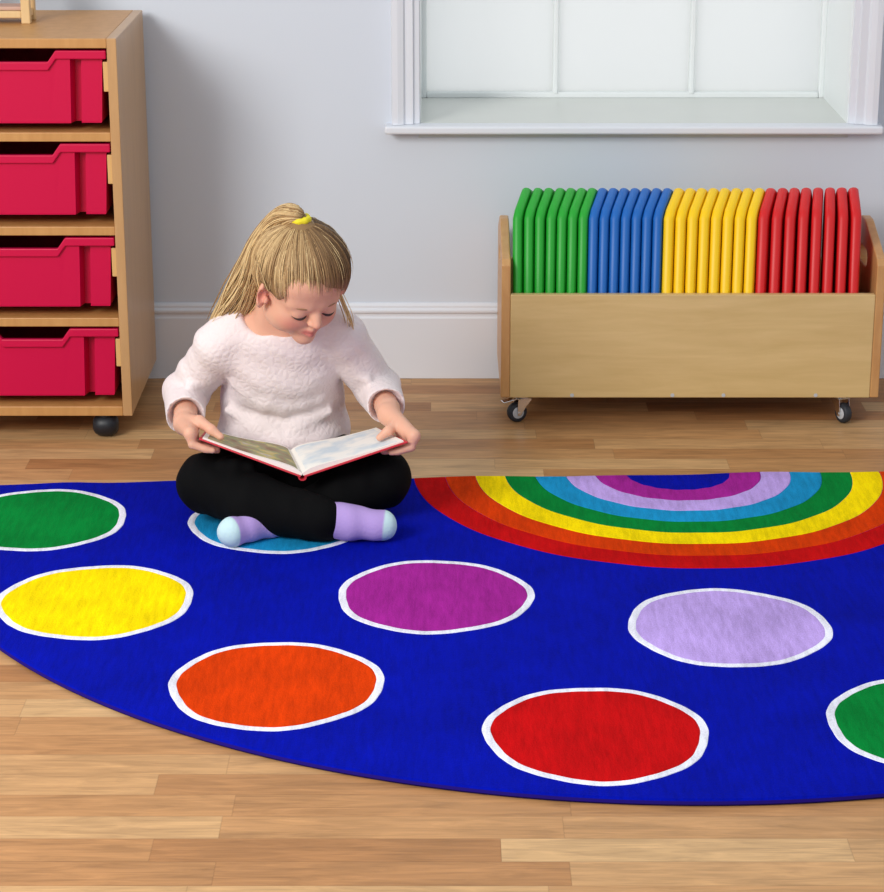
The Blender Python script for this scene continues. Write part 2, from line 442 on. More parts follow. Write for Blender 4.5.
# pixel measured front spacing turned into metres
XS = [.1445 + i * .0216 for i in range(7)] + [.2950 + i * .0216 for i in range(7)] + [.4465 + i * .0239 for i in range(8)] + [.6385 + i * .0279 for i in range(8)]
YAW = [13.5, 14, 14, 14.2, 14.4, 14.6, 14.8, 15, 15.3, 15.6, 16, 16.4, 16.8, 17.2] + [17.6 - i * .12 for i in range(8)] + [16.2 - i * 1.6 for i in range(8)]
ROLL = [-.5, -.3, -.2, 0, 0, 0, 0] + [0] * 7 + [0] * 8 + [-.1, -.2, -.35, -.5, -.6, -.7, -.85, -1.0]
COLS = ['green'] * 7 + ['blue'] * 7 + ['yellow'] * 8 + ['red'] * 8
COLV = {'green': srgb(30, 164, 44), 'blue': srgb(18, 100, 184), 'yellow': srgb(252, 206, 6), 'red': srgb(214, 22, 26)}
ORD = ['first', 'second', 'third', 'fourth', 'fifth', 'sixth', 'seventh', 'eighth']
protos = {}; cnt = {}
for i in range(30):
    c = COLS[i]; k = cnt.get(c, 0); cnt[c] = k + 1
    tot = COLS.count(c)
    if c not in protos: o = protos[c] = pad_proto(c, COLV[c])
    else: o = protos[c].copy(); COL.objects.link(o)
    o.location = (XS[i], KYF + .022, KZ0 + .0215)
    o.scale.x = {'green': 1.1, 'blue': 1.1, 'yellow': 1.18, 'red': 1.18}[c]
    o.rotation_euler = Euler((0, R(ROLL[i]), -R(YAW[i])), 'XYZ')
    if k == 0: lab = f'{c} foam cushion, first of its colour from the left in the trolley'
    elif k == tot - 1: lab = f'{c} foam cushion, last of its colour on the right in the trolley'
    else: lab = f'{c} foam cushion, {ORD[k]} of the {c} ones from the left in the trolley'
    tag(o, lab, 'cushion', f'{c} cushions in the trolley')

# ------------------------------------------------------------------ rug
RC, RR = Vector((.358, -.725)), 1.318
def back(x): return -.723 + .77 / 17.12 * (x + .849)          # slightly turned straight edge
def wob(x): return .004 * math.sin(11 * x + 1) + .003 * math.sin(23 * x) + (.006 * math.exp(-((x + .71) / .05) ** 2))
# outline: straight edge from left to right, then the arc back
def hit(side):
    best = None
    for k in range(20000):
        a = math.pi * k / 10000; p = RC + RR * Vector((math.cos(a), math.sin(a)))
        if (p.x - RC.x) * side > 0 and (best is None or abs(p.y - back(p.x)) < best[0]): best = (abs(p.y - back(p.x)), a)
    return best[1]
aL, aR = hit(-1), hit(1)
if aR < math.pi: aR += 2 * math.pi
arc = [RC + RR * Vector((math.cos(aL + (aR - aL) * i / 160), math.sin(aL + (aR - aL) * i / 160))) for i in range(161)]
xl, xr = arc[0].x, arc[-1].x
line = [Vector((xr + (xl - xr) * i / 90, 0)) for i in range(1, 90)]
for p in line: p.y = back(p.x) + wob(p.x)
outl = arc + line
cen = Vector((RC.x, -1.2))
def inset(d, z):
    n = len(outl); r = []
    for i in range(n):
        t = (outl[(i + 1) % n] - outl[i - 1]).normalized(); nn = Vector((-t.y, t.x))
        p = outl[i] + nn * d; r.append((p.x, p.y, z))
    return r
MT['hem'] = plain('rug_hem', srgb(32, 16, 118), .9, .1)
cols = {'blue': srgb(0, 14, 154), 'red': srgb(188, 10, 14), 'orange': srgb(210, 58, 2), 'yellow': srgb(246, 216, 0), 'green': srgb(0, 124, 50), 'magenta': srgb(158, 36, 142),
        'lilac': srgb(184, 156, 222), 'teal': srgb(24, 138, 190), 'white': srgb(228, 228, 240)}
names = list(cols); CM = [carpet('pile_' + n, cols[n]) for n in names] + [MT['hem']]
m = MB()
rings = [inset(.003, 0.0005), inset(0, .004), inset(.001, .0085), inset(.006, .0105)]
n = len(outl); vs = [p for r in rings for p in r]
for i in range(len(rings) - 1):
    pass
fs = []
for i in range(len(rings) - 1):
    for k in range(n):
        k2 = (k + 1) % n; fs.append((i * n + k, i * n + k2, (i + 1) * n + k2, (i + 1) * n + k))
m.add(vs, fs, len(names)); m.m[-n:] = [0] * n
m.add(rings[-1], [tuple(range(n))], 0)
m.add(rings[0], [tuple(range(n))[::-1]], len(names))
ZP = .0114
def disc(cx, cy, r0, r1, col, seed):
    """pile island (ring or disc) with a slightly uneven edge and rounded shoulder"""
    rr = random.Random(seed); ph = [rr.uniform(0, 6.3) for _ in range(4)]
    def w_(a): return .0022 * math.sin(3 * a + ph[0]) + .0016 * math.sin(7 * a + ph[1]) + 0.0003 * math.sin(23 * a + ph[2])
    seg = 180; ci = names.index(col)
    def rg(r, z): return [(cx + (r + w_(2 * math.pi * k / seg)) * math.cos(2 * math.pi * k / seg), cy + (r + w_(2 * math.pi * k / seg)) * math.sin(2 * math.pi * k / seg), z) for k in range(seg)]
    rs = [rg(r1, .0100), rg(r1 - .001, ZP - .0002), rg(r1 - .003, ZP)]
    if r0 > 0: rs += [rg(r0 + .003, ZP), rg(r0 + .001, ZP - .0002), rg(r0, .0100)]
    v = [p for q in rs for p in q]; f = []
    for i in range(len(rs) - 1):
        for k in range(seg):
            k2 = (k + 1) % seg; f.append((i * seg + k, i * seg + k2, (i + 1) * seg + k2, (i + 1) * seg + k))
    if r0 == 0: f.append(tuple(range(2 * seg, 3 * seg)))
    m.add(v, f, ci)
SPOTS = [(-.5765, -1.3205, 'yellow'), (-.253, -1.6575, 'orange'), (.2240, -1.832, 'red'), (.463, -1.430, 'lilac'), (-.012, -1.297, 'magenta'),
         (-.739, -.925, 'green'), (-.295, -.935, 'teal'), (.727, -1.80, 'green'), (1.16, -1.60, 'yellow'), (.93, -1.25, 'teal'), (1.22, -.92, 'orange')]
for i, (x, y, c) in enumerate(SPOTS):
    disc(x, y, .1508, .1645, 'white', i); disc(x, y, 0, .1522, c, i)
BC = Vector((.455, -.662)); BR = [.1, .16, .217, .276, .334, .391, .449, .510]
BCOL = ['magenta', 'lilac', 'teal', 'green', 'yellow', 'orange', 'red']
def arc_pts(r, z, seg=100):
    a0 = math.pi; a1 = 2 * math.pi
    def f(a):
        p = BC + r * Vector((math.cos(a), math.sin(a))); return p.y - (back(p.x) + wob(p.x) - .0075)
    def solve(lo, hi):
        for _ in range(40):
            mid = (lo + hi) / 2
            if (f(lo) > 0) == (f(mid) > 0): lo = mid
            else: hi = mid
        return lo
    s = solve(math.pi * .7, math.pi * 1.4); e = solve(math.pi * 1.6, math.pi * 2.3)
    return [(BC.x + r * math.cos(s + (e - s) * k / seg), BC.y + r * math.sin(s + (e - s) * k / seg) + .0012 * math.sin(9 * k / seg * 6), z) for k in range(seg + 1)]
for i, c in enumerate(BCOL):
    a = [arc_pts(BR[i] - .0006, .0100), arc_pts(BR[i] + .0012, ZP - .0002), arc_pts(BR[i] + .003, ZP), arc_pts(BR[i + 1] - .003, ZP), arc_pts(BR[i + 1] - .0012, ZP - .0002), arc_pts(BR[i + 1] + .0006, .0100)]
    k = 101; v = [p for q in a for p in q]
    f = [(j * k + t, j * k + t + 1, (j + 1) * k + t + 1, (j + 1) * k + t) for j in range(5) for t in range(100)]
    m.add(v, f, names.index(c))
rug = m.build('rug', CM, fix=False); rug.location.y = -.026
bm = bmesh.new(); bm.from_mesh(rug.data)
for f in bm.faces:
    if f.normal.z < -.01 and f.calc_center_median().z > .003: f.normal_flip()
bm.to_mesh(rug.data); bm.free()
tag(rug, 'half round blue pile rug with coloured spots and a rainbow at its straight edge', 'rug')
# ------------------------------------------------------------------ distance-field modelling for the child
class Field:
    """smooth-blended solids sampled on a grid, turned into one continuous surface"""
    def __init__(s, lo, hi, h):
        s.h = h; s.lo = np.array(lo, float)
        s.n = np.ceil((np.array(hi) - s.lo) / h).astype(int) + 1
        s.F = np.full(s.n, .2, np.float32)
        s.ax = [s.lo[i] + h * np.arange(s.n[i]) for i in range(3)]
    def sub(s, blo, bhi, m):
        a = np.clip(np.floor((np.array(blo) - m - s.lo) / s.h).astype(int), 0, s.n - 1)
        b = np.clip(np.ceil((np.array(bhi) + m - s.lo) / s.h).astype(int) + 1, 1, s.n)
        sl = tuple(slice(a[i], max(b[i], a[i] + 1)) for i in range(3))
        return sl, s.ax[0][sl[0]][:, None, None], s.ax[1][sl[1]][None, :, None], s.ax[2][sl[2]][None, None, :]
    def _put(s, sl, d, k, op):
        f = s.F[sl]; d = d.astype(np.float32)
        if op == 'add':
            if k > 0:
                h = np.clip(.5 + .5 * (d - f) / k, 0, 1); s.F[sl] = d + (f - d) * h - k * h * (1 - h)
            else: s.F[sl] = np.minimum(f, d)
        else:                                    # cut
            d = -d
            if k > 0:
                h = np.clip(.5 - .5 * (d - f) / k, 0, 1); s.F[sl] = d + (f - d) * h + k * h * (1 - h)
            else: s.F[sl] = np.maximum(f, d)
    def cap(s, a, b, ra, rb=None, k=.01, op='add'):
        rb = ra if rb is None else rb; a, b = np.array(a, float), np.array(b, float); r = max(ra, rb)
        sl, X, Y, Z = s.sub(np.minimum(a, b) - r, np.maximum(a, b) + r, k + 5 * s.h)
        ba = b - a; L2 = max(1e-12, float(ba @ ba))
        t = np.clip(((X - a[0]) * ba[0] + (Y - a[1]) * ba[1] + (Z - a[2]) * ba[2]) / L2, 0, 1)
        d = np.sqrt((X - a[0] - t * ba[0]) ** 2 + (Y - a[1] - t * ba[1]) ** 2 + (Z - a[2] - t * ba[2]) ** 2) - (ra + (rb - ra) * t)
        s._put(sl, d, k, op); return s
    def chain(s, pts, rad, k=.01, op='add'):
        for i in range(len(pts) - 1): s.cap(pts[i], pts[i + 1], rad[i], rad[i + 1], k, op)
        return s
    def ell(s, c, rad, axes=None, k=.01, op='add'):
        c = np.array(c, float); rad = np.array(rad, float); A = np.eye(3) if axes is None else np.array(axes, float)
        r = rad.max(); sl, X, Y, Z = s.sub(c - r, c + r, k + 5 * s.h)
        dx, dy, dz = X - c[0], Y - c[1], Z - c[2]
        q = [(dx * A[i][0] + dy * A[i][1] + dz * A[i][2]) for i in range(3)]
        k0 = np.sqrt(sum((q[i] / rad[i]) ** 2 for i in range(3))); k1 = np.sqrt(sum((q[i] / rad[i] ** 2) ** 2 for i in range(3))) + 1e-9
        s._put(sl, k0 * (k0 - 1) / k1, k, op); return s
    def half(s, p, n, k=0):
        """keep only the side n points away from"""
        n = np.array(n, float); n /= np.linalg.norm(n); p = np.array(p, float)
        d = (s.ax[0][:, None, None] - p[0]) * n[0] + (s.ax[1][None, :, None] - p[1]) * n[1] + (s.ax[2][None, None, :] - p[2]) * n[2]
        s._put(tuple([slice(None)] * 3), -d, k, 'cut'); return s
    def ripple(s, fn):
        X, Y, Z = s.ax[0][:, None, None], s.ax[1][None, :, None], s.ax[2][None, None, :]
        s.F += fn(X, Y, Z).astype(np.float32); return s
    def mesh(s):
        F = s.F; ins = F < 0
        c = [(i, j, k) for i in (0, 1) for j in (0, 1) for k in (0, 1)]
        def sh(A, o): return A[o[0]:A.shape[0] - 1 + o[0], o[1]:A.shape[1] - 1 + o[1], o[2]:A.shape[2] - 1 + o[2]]
        cnt = sum(sh(ins, o).astype(np.int8) for o in c)
        act = (cnt > 0) & (cnt < 8); idx = np.argwhere(act)
        vid = np.full(act.shape, -1, np.int64); vid[act] = np.arange(len(idx))
        val = {o: F[idx[:, 0] + o[0], idx[:, 1] + o[1], idx[:, 2] + o[2]].astype(float) for o in c}
        acc = np.zeros((len(idx), 3)); num = np.zeros(len(idx))
        for o in c:
            for ax in range(3):
                if o[ax]: continue
                p = list(o); p[ax] = 1; p = tuple(p)
                a, b = val[o], val[p]; x = (a < 0) != (b < 0)
                t = np.where(x, a / np.where(x, a - b, 1), 0)
                pos = np.zeros((len(idx), 3)) + np.array(o, float); pos[:, ax] = t
                acc += pos * x[:, None]; num += x
        V = s.lo + s.h * (idx + acc / num[:, None])
        Q = []
        for ax in range(3):
            o1, o2 = [(1, 2), (2, 0), (0, 1)][ax]
            sl0 = [slice(None)] * 3; sl1 = [slice(None)] * 3; sl0[ax] = slice(0, -1); sl1[ax] = slice(1, None)
            A, B = ins[tuple(sl0)], ins[tuple(sl1)]
            e = np.argwhere(A != B); e = e[(e[:, o1] > 0) & (e[:, o2] > 0) & (e[:, o1] < s.n[o1] - 1) & (e[:, o2] < s.n[o2] - 1)]
            flip = A[tuple(e.T)]
            def g(d1, d2):
                q = e.copy(); q[:, o1] -= d1; q[:, o2] -= d2; return vid[tuple(q.T)]
            quad = np.stack([g(1, 1), g(0, 1), g(0, 0), g(1, 0)], 1)
            quad[~flip] = quad[~flip][:, ::-1]; Q.append(quad)
        Q = np.concatenate(Q); Q = Q[(Q >= 0).all(1)]
        return V, Q
    def build(s, name, mats, parent, smooth_it=2, tint=None):
        V, Q = s.mesh()
        e = np.concatenate([Q[:, [0, 1]], Q[:, [1, 2]], Q[:, [2, 3]], Q[:, [3, 0]]])
        for it in range(smooth_it):
            acc = np.zeros_like(V); n = np.zeros(len(V))
            for a, b in ((0, 1), (1, 0)):
                np.add.at(acc, e[:, a], V[e[:, b]]); np.add.at(n, e[:, a], 1)
            V = V + (acc / n[:, None] - V) * (.5 if it % 2 == 0 else -.3)
        me = bpy.data.meshes.new(name); me.from_pydata(V.tolist(), [], Q.tolist())
        for m_ in mats if isinstance(mats, (list, tuple)) else [mats]: me.materials.append(m_)
        me.polygons.foreach_set('use_smooth', [True] * len(me.polygons))
        if tint is not None:
            at = me.attributes.new('tint', 'FLOAT_COLOR', 'POINT'); col = np.ones((len(V), 4), np.float32); col[:, :3] = tint(V)
            at.data.foreach_set('color', col.ravel())
        o = bpy.data.objects.new(name, me); COL.objects.link(o); o.parent = parent
        return o

def fabric(name, col, rough, bscale, bstr, bdist, tex='noise', use_tint=False, spec=.3, sheen=0):
    m, nt, b = new_mat(name); v = coords(nt)
    b.inputs['Base Color'].default_value = col; b.inputs['Roughness'].default_value = rough; b.inputs['Specular IOR Level'].default_value = spec
    if sheen: b.inputs['Sheen Weight'].default_value = sheen
    if use_tint:
        a = N(nt, 'ShaderNodeAttribute', attribute_name='tint'); nt.links.new(a.outputs['Color'], b.inputs['Base Color'])
    if tex == 'voronoi':
        n = N(nt, 'ShaderNodeTexVoronoi', Scale=bscale, feature='DISTANCE_TO_EDGE'); out = n.outputs['Distance']
    else:
        n = N(nt, 'ShaderNodeTexNoise', Scale=bscale, Detail=3.0); out = n.outputs['Fac']
    nt.links.new(v, n.inputs['Vector']); bump(nt, b, out, bstr, bdist)
    return m

V3 = lambda *a: np.array(a, float)
girl = empty('person', (0, 0, 0))
tag(girl, 'child in white top and black leggings sitting cross-legged on the rug, reading a book', 'person')

# --- joints (metres, world)
PEL, BEL, CHE, NEK = V3(-.295, -.70, .108), V3(-.302, -.735, .19), V3(-.297, -.80, .272), V3(-.281, -.85, .346)
SH = {-1: V3(-.404, -.835, .308), 1: V3(-.187, -.84, .328)}
EL = {-1: V3(-.482, -.755, .192), 1: V3(-.121, -.765, .205)}
WR = {-1: V3(-.468, -.895, .184), 1: V3(-.098, -.895, .203)}
HIP = {-1: V3(-.340, -.705, .060), 1: V3(-.255, -.705, .060)}
KN = {-1: V3(-.426, -.955, .083), 1: V3(-.112, -.93, .082)}
AN = {-1: V3(-.218, -1.056, .050), 1: V3(-.262, -1.000, .036)}       # ankle of the leg whose knee is on that side
TO = {-1: V3(-.109, -1.060, .0385), 1: V3(-.371, -1.086, .0355)}

# --- head frame: s to the child's left, f forward, u up (bent down and turned)
HC = V3(-.254, -.93, .4535)
sd, cd = .211, .9775
def vw(r, u, t): return V3(r, u * sd - t * cd, u * cd + t * sd)
HF = vw(.42, -.62, .66); HF /= np.linalg.norm(HF)
HS = vw(.885, .118, -.452); HS -= HF * (HS @ HF); HS /= np.linalg.norm(HS)
HU = np.cross(HS, -HF) * 1.0
if HU[2] < 0: HU = -HU
AX = [HS, HF, HU]
def hd(s, f, u): return HC + s * HS + f * HF + u * HU
def loc(P): q = np.asarray(P) - HC; return np.stack([q @ HS, q @ HF, q @ HU], -1)

# --- open book geometry (needed for the hands)
B_NS, B_FS = V3(-.280, -.862, .108), V3(-.248, -1.03, .118)
B_O = {-1: (V3(-.436, -.862, .150), V3(-.432, -1.012, .184)), 1: (V3(-.116, -.858, .153), V3(-.061, -1.012, .178))}
def bookpt(side, u, v, d=0, curl=0):
    """u spine->outer edge, v reader's edge->far edge, d height above the board"""
    no, fo = B_O[side]
    f = lambda a, b: (1 - b) * ((1 - a) * B_NS + a * no) + b * ((1 - a) * B_FS + a * fo)
    p = f(u, v); e = 1e-3
    nrm = np.cross(f(u + e, v) - p, f(u, v + e) - p); nrm /= np.linalg.norm(nrm)
    if nrm[2] < 0: nrm = -nrm
    return p + nrm * d

# --- body: one continuous surface
H_ = .0026
B = Field((-.56, -1.12, .0), (-.02, -.60, .60), H_)
B.chain([PEL - V3(0, 0, .02), BEL, CHE], [.062, .070, .078], .02)
for sg in (-1, 1):
    off = V3(.035 * sg, 0, 0)
    B.chain([PEL + off - V3(0, 0, .025), BEL + off, CHE + off], [.060, .060, .064], .02)
    B.cap(CHE + off, NEK + V3(.02 * sg, 0, -.012), .05, .036, .03)
    B.cap(NEK + V3(0, 0, -.015), SH[sg], .034, .034, .03)
    B.chain([SH[sg], EL[sg], WR[sg]], [.034, .027, .0205], .01)
    B.chain([HIP[sg], KN[sg], AN[sg], TO[sg]], [.044, .040, .026, .02], .01)
# neck and head
B.cap(NEK + V3(0, .005, -.02), hd(0, -.02, -.035), .041, .036, .014)
B.cap(NEK + V3(-.034, .002, -.006), hd(-.016, -.03, -.03), .036, .034, .014); B.cap(V3(-.347, -.842, .360), SH[-1], .022, .03, .02)
B.ell(hd(0, -.008, .022), (.072, .084, .074), AX, .01)
B.ell(hd(0, .022, -.026), (.057, .056, .062), AX, .02)
for sg in (-1, 1):
    B.ell(hd(.031 * sg, .040, -.037), (.026, .030, .028), AX, .018)
    B.ell(hd(.038 * sg, .012, -.052), (.022, .034, .026), AX, .02)
B.ell(hd(0, .056, -.080), (.020, .019, .016), AX, .018)
B.ell(hd(0, .046, .036), (.052, .033, .034), AX, .03)
for sg in (-1, 1):
    B.ell(hd(.029 * sg, .088, -.010), (.017, .014, .011), AX, .012, 'cut')
    B.ell(hd(.028 * sg, .0685, -.011), (.0145, .0125, .0115), AX, .003)          # closed lids
    B.cap(hd(.012 * sg, .0735, .005), hd(.038 * sg, .064, .006), .0075, .007, .018)  # brow
B.chain([hd(0, .074, .0), hd(0, .085, -.014), hd(0, .0935, -.024)], [.006, .007, .0082], .009)
for sg in (-1, 1): B.ell(hd(.0085 * sg, .0845, -.0265), (.0058, .0075, .0055), AX, .005)
B.chain([hd(-.018, .070, -.052), hd(0, .0785, -.0485), hd(.018, .070, -.052)], [.003, .0055, .003], .004)
B.chain([hd(-.016, .070, -.057), hd(0, .0775, -.0595), hd(.016, .070, -.057)], [.003, .006, .003], .004)
B.chain([hd(-.018, .075, -.054), hd(0, .0855, -.0537), hd(.018, .075, -.054)], [.0012, .0018, .0012], .002, 'cut')
for sg in (-1, 1):
    ea = [HS * math.cos(.75) + HF * math.sin(.75) * -sg, HF * math.cos(.75) + HS * math.sin(.75) * sg, HU]
    B.ell(hd(.0735 * sg, .012, -.007), (.0085, .020, .030), ea, .004)
    B.ell(hd(.0810 * sg, .0245, -.003), (.0075, .0100, .0150), ea, .004, 'cut')
    B.ell(hd(.0715 * sg, .026, -.012), (.004, .006, .008), ea, .003)
# hands: palm, four fingers under the board, thumb on the page
FV = {-1: (.93, .78, .63, .50), 1: (.90, .75, .61, .49)}
FR = (.0072, .0076, .0072, .0062); FLEN = (.030, .036, .033, .024)
for sg in (-1, 1):
    w0 = WR[sg]; e = V3(sg, 0, 0)
    base = []
    for i, v in enumerate(FV[sg]):
        no, fo = B_O[sg]
        width = np.linalg.norm(bookpt(sg, 1, v) - bookpt(sg, 0, v))
        kb = bookpt(sg, 1 + .019 / width, v, .004)
        base.append(kb)
        p1 = bookpt(sg, 1 + .008 / width, v, -.010 - FR[i] * .5)
        p2 = bookpt(sg, 1 - FLEN[i] * .55 / width, v, -.0062 - FR[i])
        p3 = bookpt(sg, 1 - FLEN[i] / width, v, -.0050 - FR[i] * .85)
        B.chain([kb, p1, p2, p3], [FR[i] * 1.22, FR[i] * 1.1, FR[i] * .98, FR[i] * .82], .0025)
    heel = w0 + V3(0, -.018, -.002)
    for i, kb in enumerate(base):
        B.cap(heel + (kb - heel) * .1, kb, .0165 - .001 * i, .0105, .010)
    B.cap(w0, heel, .0195, .0185, .01)
    vt = .80 if sg < 0 else .72
    width = np.linalg.norm(bookpt(sg, 1, vt) - bookpt(sg, 0, vt))
    t0 = heel + V3(-.004 * sg, -.004, .006)
    t1 = bookpt(sg, 1 + .012 / width, vt - .12, .026)
    t2 = bookpt(sg, 1 - .014 / width, vt + .00, .0205)
    t3 = bookpt(sg, 1 - .034 / width, vt + .03, .0145)
    B.chain([t0, t1, t2, t3], [.0135, .0105, .0088, .0068], .005)
B.half(V3(0, 0, .0145), (0, 0, -1))
SKIN = V3(*srgb(226, 172, 146)[:3]); LIP = V3(*srgb(204, 122, 112)[:3]); ROSY = V3(*srgb(220, 140, 124)[:3])
def skin_tint(P):
    q = loc(P); c = np.repeat(SKIN[None], len(P), 0)
    def mix(c, to, w): return c + (to - c) * np.clip(w, 0, 1)[:, None]
    for sg in (-1, 1):
        d = np.sqrt(((q[:, 0] - .036 * sg) / .022) ** 2 + ((q[:, 1] - .06) / .035) ** 2 + ((q[:, 2] + .036) / .018) ** 2)
        c = mix(c, ROSY, (1.25 - d) * .75)
        d = np.sqrt(((q[:, 0] - .077 * sg) / .014) ** 2 + ((q[:, 1] - .016) / .02) ** 2 + ((q[:, 2] + .006) / .024) ** 2)
        c = mix(c, ROSY, (1.2 - d) * .8)
    d = np.sqrt((q[:, 0] / .019) ** 2 + ((q[:, 1] - .078) / .016) ** 2 + ((q[:, 2] + .0540) / .0085) ** 2)
    c = mix(c, LIP, (1.15 - d) * 2.2)
    d = np.sqrt((q[:, 0] / .012) ** 2 + ((q[:, 1] - .095) / .012) ** 2 + ((q[:, 2] + .026) / .012) ** 2)
    c = mix(c, ROSY, (1.1 - d) * .6)
    # warmer fingertips
    return c
skin, nt, b = new_mat('skin')
a = N(nt, 'ShaderNodeAttribute', attribute_name='tint'); nt.links.new(a.outputs['Color'], b.inputs['Base Color'])
b.inputs['Roughness'].default_value = .5; b.inputs['Specular IOR Level'].default_value = .35
b.inputs['Subsurface Weight'].default_value = .12; b.inputs['Subsurface Radius'].default_value = (.008, .003, .002); b.inputs['Subsurface Scale'].default_value = 1
B.build('body', skin, girl, 3, skin_tint)

# eyelashes and brows
lash = plain('lash', srgb(62, 44, 38), .6); brow = plain('brow', srgb(150, 112, 80), .7)
for sg in (-1, 1):
    pts = [hd(.028 * sg + .0135 * t, .0795 - .006 * t * t - .0022 * t * sg, -.0165 + .0035 * t * t) for t in np.linspace(-1, 1, 9)]
    MB().tube(pts, [.0009, .0020, .0026, .0029, .0030, .0029, .0026, .0020, .0009], 6).build('eyelashes', lash, girl, smooth=True)
    pts = [hd(sg * (.026 + .014 * t), .0815 - .004 * t * t - .0035 * t, .0075 - .003 * t * t + .001 * t) for t in np.linspace(-1, 1, 9)]
    MB().tube(pts, [.0004, .001, .0014, .0015, .0015, .0014, .0012, .0009, .0004], 6).build('eyebrow', brow, girl, smooth=True)

# --- white top
T = Field((-.56, -1.0, .05), (-.02, -.58, .45), .0028)
T.chain([PEL, BEL, CHE], [.088, .083, .086], .025)
for sg in (-1, 1):
    off = V3(.036 * sg, 0, 0)
    T.chain([PEL + off, BEL + off, CHE + off], [.084, .074, .073], .025)
    T.cap(CHE + off, NEK + V3(.022 * sg, 0, -.01), .058, .045, .03)
    T.cap(NEK + V3(0, .004, -.012), SH[sg], .043, .043, .03)
    cuff = WR[sg] + (EL[sg] - WR[sg]) * .17
    T.chain([SH[sg], EL[sg]], [.044, .041], .012)
    T.cap(EL[sg], cuff, .041, .036, .012)
    # (shoulder slope and folds) of the elbow and armpit
    for t, rr in ((.62, .007), (.78, .006), (.9, .006)):
        p = SH[sg] + (EL[sg] - SH[sg]) * t
        T.cap(p + V3(-.045 * sg, -.02, .012), p + V3(.01 * sg, -.046, -.006), rr, rr * .7, .012)
T.cap(V3(-.351, -.842, .374), SH[-1], .031, .043, .02); T.cap(V3(-.215, -.845, .365), SH[1], .034, .043, .02)
T.ell(V3(-.306, -.765, .115), (.120, .087, .066), None, .03)
# fabric folds across the tummy
for (x0, z0, x1, z1, yy, rr) in ((-.38, .235, -.26, .195, -.855, .006), (-.36, .205, -.23, .205, -.84, .006), (-.40, .175, -.28, .15, -.825, .007), (-.33, .16, -.21, .172, -.825, .006)):
    xm, zm = (x0 + x1) / 2, (z0 + z1) / 2 - .012
    T.chain([V3(x0, yy + .012, z0), V3(xm, yy + .004, zm), V3(x1, yy + .012, z1)], [rr * .5, rr, rr * .5], .028)
T.ripple(lambda X, Y, Z: .0016 * np.sin(38 * X + 30 * Z) * np.sin(46 * Z - 21 * Y + 1) + .0011 * np.sin(95 * Z + 50 * X + 3 * np.sin(40 * X)))
# scooped neck, open cuffs
T.cap(NEK + V3(-.004, .002, .026), hd(0, -.012, -.03), .055, .070, .004, 'cut'); T.ell(V3(-.318, -.872, .385), (.046, .048, .046), None, .008, 'cut')
for sg in (-1, 1):
    d = WR[sg] - EL[sg]; d /= np.linalg.norm(d); c = WR[sg] + (EL[sg] - WR[sg]) * .17
    T.cap(c + d * .034, c + d * .10, .046, .046, .002, 'cut')
    c2 = c + d * .035
    q = c + d * .030
    T.cap(c + d * .0, c + d * .06, .0295, .031, .003, 'cut')
T.half(V3(0, 0, .08), (0, 0, -1))
white = fabric('lace_knit', srgb(234, 221, 221), .85, 75, .55, .004, 'voronoi', spec=.2, sheen=.15)
T.build('top', white, girl, 2)

# --- leggings
L = Field((-.56, -1.12, .008), (-.02, -.58, .22), .0028)
L.chain([V3(-.330, -.70, .072), V3(-.268, -.70, .072)], [.064, .064], .02)
L.ell(V3(-.292, -.83, .048), (.13, .13, .047), None, .03)
for sg in (-1, 1):
    L.cap(HIP[sg], KN[sg], .053, .0525, .02)
    shank = KN[sg] + (AN[sg] - KN[sg]) * (1.02 if sg < 0 else .94)
    if sg < 0: L.chain([KN[sg], V3(-.335, -1.018, .064), shank], [.0525, .0515, .0405], .015)
    else: L.chain([KN[sg], KN[sg] + (AN[sg] - KN[sg]) * .45, shank], [.0525, .048, .036], .015)
for sg in (-1, 1):                                   # creases behind and over the bent knees
    for dx, dz, r_ in ((.030, .050, .006), (.050, .052, .006), (.072, .048, .005)):
        p = KN[sg] + V3(-sg * dx, .0, 0); dz -= .016 if sg > 0 else .004
        L.chain([p + V3(0, -.052, .012), p + V3(-sg * .008, -.030, dz - .004), p + V3(-sg * .02, .010, dz)], [r_ * .6, r_, r_ * .6], .018)
L.ripple(lambda X, Y, Z: .0013 * np.sin(70 * X + 40 * Y) * np.sin(60 * Z + 45 * X) + .0007 * np.sin(150 * X - 90 * Y + 60 * Z))
L.half(V3(0, 0, .0140), (0, 0, -1))
black = fabric('black_jersey', srgb(5, 5, 6), .85, 500, .2, .001, spec=.12)
L.build('leggings', black, girl, 2)

